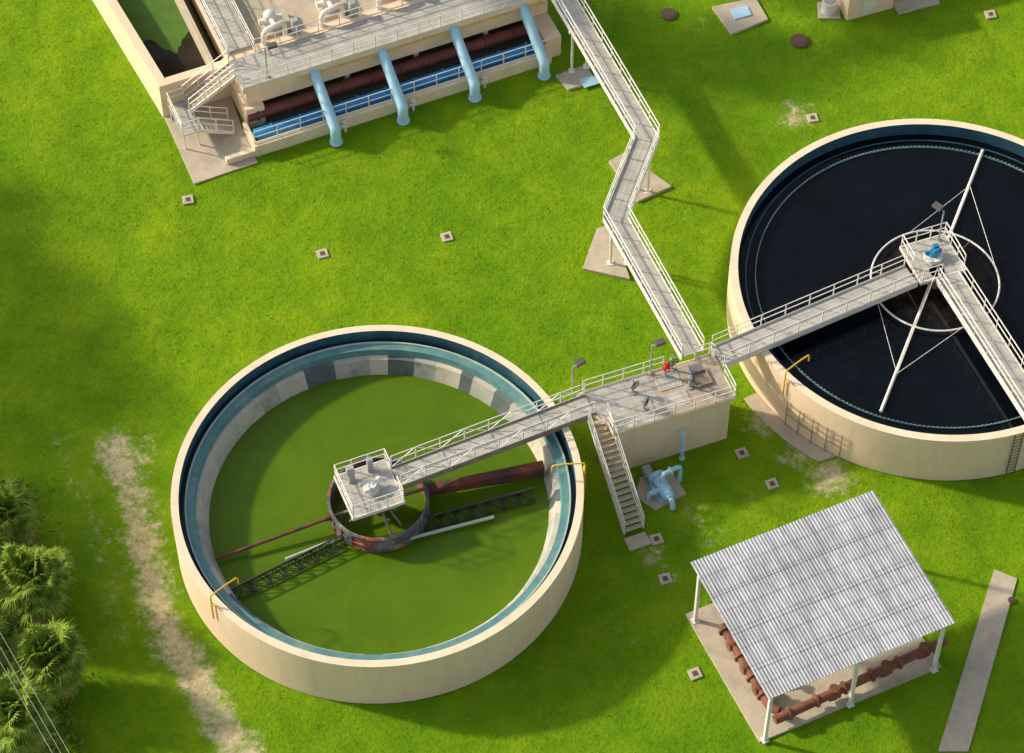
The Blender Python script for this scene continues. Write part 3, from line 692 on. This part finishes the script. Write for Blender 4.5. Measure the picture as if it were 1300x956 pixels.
mb.add(vs,[(j*(cols+1)+i,(j+1)*(cols+1)+i,(j+1)*(cols+1)+i+1,j*(cols+1)+i+1) for j in range(len(rows)-1) for i in range(cols)])
ro=mb.obj('roof',metal_roof(),cp)
sm=ro.modifiers.new('solid','SOLIDIFY'); sm.thickness=.02; sm.offset=-1
mb=MB()
for y in(-.5,-2.7,-4.9,-7.0,-D+.4): mb.box(.2,W-.2,y-.05,y+.05,zt(y)-.24,zt(y)-.09)
for x in(.5,W/2,W-.5): mb.beam((x,-.2,zt(-.2)-.36),(x,-D+.2,zt(-D+.2)-.36),.14,.2)
mb.obj('roof_beam',M['white'],cp)
for x in(.4,W/2,W-.4):
    for y in(-.4,-D+.4):
        mb=MB(); mb.box(x-.09,x+.09,y-.09,y+.09,.05,zt(y)-.42); mb.box(x-.2,x+.2,y-.2,y+.2,.05,.1); mb.obj('post',M['white'],cp)
slab('concrete_slab',[(.1,.2),(W+.1,.2),(W+.1,-D+.4),(.1,-D+.4)],-.1,.06,M['conc'],c0,CRt)
def wp(x,y):return (c0[0]+x*math.cos(CRt)-y*math.sin(CRt),c0[1]+x*math.sin(CRt)+y*math.cos(CRt),0)
rp=thing('pipe_manifold','rusty brown pipe manifold with flanges under metal shelter','pipes',wp(1.4,-3.2),CRt)
mb=MB()
mb.cyl((-.2,-4.8,.75),(10.4,-4.3,.75),.26,n=16)
for k in range(6): mb.cyl((.6+1.7*k,-4.76+.08*k,.75),(.72+1.7*k,-4.76+.08*k,.75),.38,n=16)
mb.tube([(0,1.6,.6),(0,-3.8,.6),(.1,-4.1,.65),(.3,-4.4,.7)],.25,14)
for y in(1.2,-.6,-2.0,-3.2): mb.cyl((0,y,.6),(0,y+.12,.6),.38,n=16)
mb.obj('pipe_run',M['rustpipe'],rp,smooth=True)
for k,(x,y) in enumerate(((0,.3),(0,-1.3),(0,-2.7),(1.0,.9),(1.0,-.7),(1.0,-2.2),(9.0,-4.37),(6.6,-4.5),(3.4,-4.65))):
    mb=MB(); mb.cyl((x-.32,y,.6),(x+.32,y,.6),.3,n=14); mb.cyl((x,y,.6),(x,y,1.2),.14,n=10); mb.cyl((x,y,1.2),(x,y,1.26),.28,n=16); mb.sphere((x,y,.6),.34,12)
    mb.obj('valve_body',M['rustpipe'],rp,smooth=True)

# ------------------------------------------------------------------ paths, pads
slab('path',[(26.5,-13.2),(27.7,-13.8),(24.0,-24.5),(22.4,-24.5)],-.1,.05,M['conc'])
mb=MB(); mb.cyl((27.25,-15.2,.05),(27.25,-15.2,.07),.22,n=20); tag(mb.obj('manhole_cover',M['iron']),'small round iron cover on concrete path','manhole')
arc=[(CR[0]+11.9*math.cos(R(a)),CR[1]+11.9*math.sin(R(a))) for a in range(209,240,3)]+[(CR[0]+12.75*math.cos(R(a)),CR[1]+12.75*math.sin(R(a))) for a in range(236,208,-3)]
slab('pavement',arc,-.1,.03,M['conc'])
slab('concrete_pad',[(12.75,29.3),(15.6,30.1),(16.3,28.2),(13.9,26.9)],-.1,.12,M['conc'],bevel=.03)
mb=MB(); mb.prism([(13.9,29.0),(15.0,29.3),(15.25,28.5),(14.15,28.1)],.12,.2); tag(mb.obj('access_hatch',M['pblue'],bevel=.01),'pale blue square hatch on concrete pad','hatch')
for x,y,r in((10.0,28.7,.52),(18.2,26.4,.6)):
    mb=MB(); mb.cyl((0,0,-.05),(0,0,.06),r,n=28); mb.cyl((0,0,.06),(0,0,.075),r*.8,n=28); tag(mb.obj('manhole_cover',M['iron'],loc=(x,y,0)),'round rusty iron manhole cover in grass','manhole','manhole covers in grass')
    EXC.append([(x-r,y-r),(x+r,y-r),(x+r,y+r),(x-r,y+r)])
cb=None
for x,y,r in((-11.3,9.1,.3),(-3.9,10.4,.3),(-19.6,13.3,.2),(13.0,-5.4,.35),(14.6,-7.5,.35),(8.4,-13.8,.3),(8.0,-11.2,.3),(18.6,19.9,.2),(30.5,28.7,.2),(9.8,-19.8,.4)):
    e=thing('catch_basin','small square concrete drain box with iron grate in grass','drain',(x,y,0),r,'drain boxes in grass')
    EXC.append([(x-.4,y-.4),(x+.4,y-.4),(x+.4,y+.4),(x-.4,y+.4)])
    if cb is None:
        mb=MB(); mb.box(-.33,.33,-.33,.33,-.1,.05); a=mb.obj('surround',M['conc'],e,bevel=.02)
        mb=MB(); mb.box(-.14,.14,-.14,.14,.05,.07); b=mb.obj('grate',M['iron'],e); cb=(a,b)
    else:
        for s in cb:
            c=s.copy(); c.parent=e; col.objects.link(c)
sb=thing('service_building','small cream service building with flat roof beside lawn','building',(21.3,28.2,0),R(20))
mb=MB(); mb.box(0,3.2,0,5,-.1,2.9); mb.box(3.2,7,1.3,5,-.1,2.9); mb.obj('wall',M['cream'],sb)
mb=MB(); mb.box(-.15,3.35,-.15,5.1,2.9,3.1); mb.box(3.35,7.1,1.15,5.1,2.9,3.098); mb.obj('roof',M['creamtop'],sb)
mb=MB(); mb.box(1.0,1.95,-.04,-.002,.1,2.1); mb.obj('door',M['white'],sb)
slab('concrete_apron',[(3.3,-.7),(6.2,-.7),(6.2,1.25),(3.3,1.25)],-.1,.08,M['conc'],(21.3,28.2),R(20))
tkk=thing('air_conditioner','round white air conditioning unit with top fan beside building','air conditioner',(20.2,29.0,0))
mb=MB(); mb.box(-.7,.7,-.7,.7,-.05,.1); mb.obj('base',M['conc'],tkk)
mb=MB(); mb.cyl((0,0,.1),(0,0,1.0),.5,n=24); mb.obj('housing',M['white'],tkk,smooth=True)
mb=MB(); mb.cyl((0,0,1.0),(0,0,1.04),.4,n=20); mb.obj('fan_grille',M['grey'],tkk)

# ------------------------------------------------------------------ vegetation
def leafmat(name,c1,c2):
    m,nt,b=nodes(name);L=nt.links; tc=nt.nodes.new('ShaderNodeTexCoord')
    n=noi(nt,1.3,5,.7,tc.outputs['Object']); r=ramp(nt,n.outputs[0],[(.3,c1),(.7,c2)])
    L.new(r.outputs[0],b.inputs['Base Color']); b.inputs['Roughness'].default_value=.6
    b.inputs['Specular IOR Level'].default_value=.2
    return m
M['palm']=leafmat('palm_fronds',(.10,.20,.015),(.25,.34,.035))
M['deadpalm']=leafmat('dry_fronds',(.30,.20,.09),(.42,.31,.15))
M['leaf']=leafmat('leaves',(.08,.16,.015),(.18,.27,.03))
def palm(x,y,h,R0,seed,lab,nl=46):
    rd=random.Random(seed)
    e=thing('palm_tree',lab,'tree',(x,y,0),0,'palm trees')
    mb=MB(); lean=(rd.uniform(-.3,.3),rd.uniform(-.3,.3))
    mb.tube([(lean[0]*t*t,lean[1]*t*t,-.1+h*t) for t in(0,.2,.4,.6,.8,1)],.2,10); mb.obj('trunk',M['trunk'],e,smooth=True)
    for dead in(0,1):
        mb=MB()
        for k in range(nl if not dead else 9):
            az=rd.uniform(0,2*math.pi) if dead else k*2.399+rd.uniform(-.2,.2)
            t=(k+.5)/nl
            el=R(82-105*t+rd.uniform(-8,8)) if not dead else R(rd.uniform(-60,-35))
            L=R0*rd.uniform(.30,.68)
            o=Vector((lean[0],lean[1],h))
            d=Vector((math.cos(el)*math.cos(az),math.cos(el)*math.sin(az),math.sin(el)))
            side=Vector((-math.sin(az),math.cos(az),0)); up=side.cross(d)*-1
            if up.z<0: up=-up
            c=o+d*L; mb.cyl(o,c,.022,n=4,caps=False)
            nb=26; F=R0*rd.uniform(.30,.48)
            roll=rd.uniform(-.7,.7)
            s2=(side*math.cos(roll)+up*math.sin(roll)); u2=d.cross(s2)
            if u2.z<0:u2=-u2
            for i in range(nb):
                a=R(-115+230*i/(nb-1)); f=F*(1-.22*abs(math.sin(a/2)))*rd.uniform(.75,1.1)
                dir=d*math.cos(a)+s2*math.sin(a)
                wv=(d*-math.sin(a)+s2*math.cos(a))*(.036*R0/2)
                mid=c+dir*f*.5+u2*.05; tip=c+dir*f-Vector((0,0,f*rd.uniform(.2,.6)))
                mb.add([c,mid-wv,tip,mid+wv],[(0,1,2,3)])
        mb.obj('crown' if not dead else 'dry_fronds',M['palm'] if not dead else M['deadpalm'],e)
for i,(x,y,h,r,s) in enumerate(((-27.7,-11.8,2.8,2.5,1),(-26.0,-16.2,3.2,2.7,2),(-24.2,-20.8,3.0,2.7,3),(-30.3,-15.2,3.8,2.6,4),(-28.6,-20.5,3.6,2.7,5),(-26.0,-24.5,3.6,2.7,6))):
    palm(x,y,h,r,s,'fan palm with dense green crown beside sandy track',90)
def broad_tree(x,y,h,cr,seed,ncl=26,nlf=190):
    rd=random.Random(seed); e=thing('shade_tree','tall broad crowned tree standing beyond the lawn','tree',(x,y,0),0,'tall shade trees')
    mb=MB(); mb.tube([(0,0,-.2),(.2,0,h*.3),(0,.2,h*.6),(0,0,h*.85)],.45,10)
    for k in range(7):
        a=k*.9; mb.cyl((0.1,.1,h*(.4+.06*k)),(cr*.6*math.cos(a),cr*.6*math.sin(a),h*(.62+.05*k)),.2,.08,n=7)
    mb.obj('trunk',M['trunk'],e,smooth=True)
    mb=MB(); cl_=[]
    for k in range(ncl):
        a=rd.uniform(0,6.28);rr=cr*math.sqrt(rd.random())*.85; cl_.append((rr*math.cos(a),rr*math.sin(a),h*.75+rd.uniform(-.22,.25)*h*(1-rr/cr*.6)))
    for c in cl_:
        for j in range(nlf):
            v=Vector((rd.gauss(0,1),rd.gauss(0,1),rd.gauss(0,.7)))*cr*.16; p=Vector(c)+v
            a=Vector((rd.gauss(0,1),rd.gauss(0,1),rd.gauss(0,1))).normalized();b=a.cross(Vector((rd.gauss(0,1),rd.gauss(0,1),rd.gauss(0,1)))).normalized(); s=.45
            mb.add([p-a*s,p+b*s*.6,p+a*s,p-b*s*.6],[(0,1,2,3)])
    mb.obj('crown',M['leaf'],e)
for i,(x,y,h,cr,nc) in enumerate(((-70,12.5,28,7.2,34),(-69,3.5,28,7,34),(-75,22,28,6.5,30),(-66,-4,25,5,18),(-27,37,28,4.6,16),(-14,41,26,4.4,14),(-38,44,27,4,12))):
    broad_tree(x,y,h,cr,50+i,nc)
mb=MB(); rd=random.Random(9)
for k in range(9000):
    x=rd.uniform(-33,-22.5);y=rd.uniform(-27,-7.5)
    edge=-26.6-(y+9)*.25+rd.gauss(0,.5)
    if x>edge: continue
    z=rd.uniform(0,.9)*(.5+.5*noise.noise((x*.5,y*.5,0)))+.1; c=Vector((x,y,z)); s=rd.uniform(.1,.3)
    a=Vector((rd.gauss(0,1),rd.gauss(0,1),rd.gauss(0,.4))).normalized();b=a.cross(Vector((rd.gauss(0,1),rd.gauss(0,1),rd.gauss(0,1)))).normalized()
    mb.add([c-a*s,c+b*s*.35,c+a*s,c-b*s*.35],[(0,1,2,3)])
o=mb.obj('undergrowth',M['leaf']); o['kind']='stuff'; tag(o,'low green undergrowth beneath the fan palms','undergrowth')
def inside(x,y,poly):
    c=False;n=len(poly)
    for i in range(n):
        x1,y1=poly[i];x2,y2=poly[i-1]
        if (y1>y)!=(y2>y) and x<(x2-x1)*(y-y1)/(y2-y1)+x1: c=not c
    return c
BB=[(min(p[0] for p in P),max(p[0] for p in P),min(p[1] for p in P),max(p[1] for p in P),P) for P in EXC]
vb_poly=[loc_deck(.2,0),loc_deck(7.15,0),loc_deck(7.15,3.05),loc_deck(.2,3.05)]
BB.append((min(p[0] for p in vb_poly),max(p[0] for p in vb_poly),min(p[1] for p in vb_poly),max(p[1] for p in vb_poly),vb_poly))
tv=[];tf=[]; rd=random.Random(77)
for cnt in range(60000):
    x=rd.uniform(-35,35);y=rd.uniform(-27,33)
    if (x-CL[0])**2+(y-CL[1])**2<11.3**2 or (x-CR[0])**2+(y-CR[1])**2<11.93**2: continue
    if rd.random()<bare(x,y)*2.2: continue
    if any(a<=x<=b and c<=y<=d and inside(x,y,P) for a,b,c,d,P in BB): continue
    h=rd.uniform(.025,.07)
    z=gz(x,y)-.01
    for j in range(3):
        a=rd.uniform(0,6.28);w_=rd.uniform(.02,.045);l=rd.uniform(.02,.09); ox=x+rd.uniform(-.09,.09);oy=y+rd.uniform(-.09,.09)
        ca,sa=math.cos(a),math.sin(a); n0=len(tv)
        tv+= [(ox-sa*w_,oy+ca*w_,z),(ox+sa*w_,oy-ca*w_,z),(ox+ca*l,oy+sa*l,z+h)]
        tf.append((n0,n0+1,n0+2))
me=bpy.data.meshes.new('grass_tufts'); me.from_pydata(tv,[],tf); me.materials.append(M['tuft'])
o=bpy.data.objects.new('grass_tufts',me); col.objects.link(o); o['kind']='stuff'; tag(o,'rough yellow green grass tufts covering the lawn','grass')
for k in range(3):
    mb=MB(); a=Vector((-40.0+.45*k,0,8.8));b=Vector((-14.9+.4*k,-42,8.8)); 
    pts=[a+(b-a)*t/12+Vector((0,0,-1.2*(1-(t/6-1)**2))) for t in range(13)]
    mb.tube(pts,.012,5)
    tag(mb.obj('power_cable',M['grey']),'thin pale overhead power cable above palms','cable','overhead power cables')

# ------------------------------------------------------------------ light, camera, world
AZ=R(-17); EL=R(29)
trav=Vector((math.cos(AZ)*math.cos(EL),math.sin(AZ)*math.cos(EL),-math.sin(EL)))
sl=bpy.data.lights.new('sun','SUN'); sl.energy=4.7; sl.angle=R(2.6); sl.color=(1,.86,.62)
so=bpy.data.objects.new('sun',sl); col.objects.link(so); so.rotation_euler=trav.to_track_quat('-Z','Y').to_euler()
w=bpy.data.worlds.new('World'); scene.world=w; w.use_nodes=True; nt=w.node_tree
sk=nt.nodes.new('ShaderNodeTexSky'); sk.sky_type='NISHITA'; sk.sun_disc=False; sk.sun_elevation=EL; sk.sun_rotation=math.atan2(-trav.x,-trav.y); sk.dust_density=3
hs=nt.nodes.new('ShaderNodeHueSaturation'); hs.inputs['Saturation'].default_value=.5
nt.links.new(sk.outputs[0],hs.inputs['Color'])
nt.links.new(hs.outputs[0],nt.nodes['Background'].inputs[0]); nt.nodes['Background'].inputs[1].default_value=.175
cam=bpy.data.cameras.new('camera'); cam.lens=3600/1300*36; cam.sensor_width=36; cam.clip_end=5000; cam.clip_start=1
co=bpy.data.objects.new('camera',cam); col.objects.link(co)
dd=3600/22.0; th=R(53.5); co.location=(0,-dd*math.cos(th),dd*math.sin(th)); co.rotation_euler=(R(90)-th,0,0)
scene.camera=co
scene.view_settings.view_transform='Standard'; scene.view_settings.look='None'; scene.view_settings.exposure=0
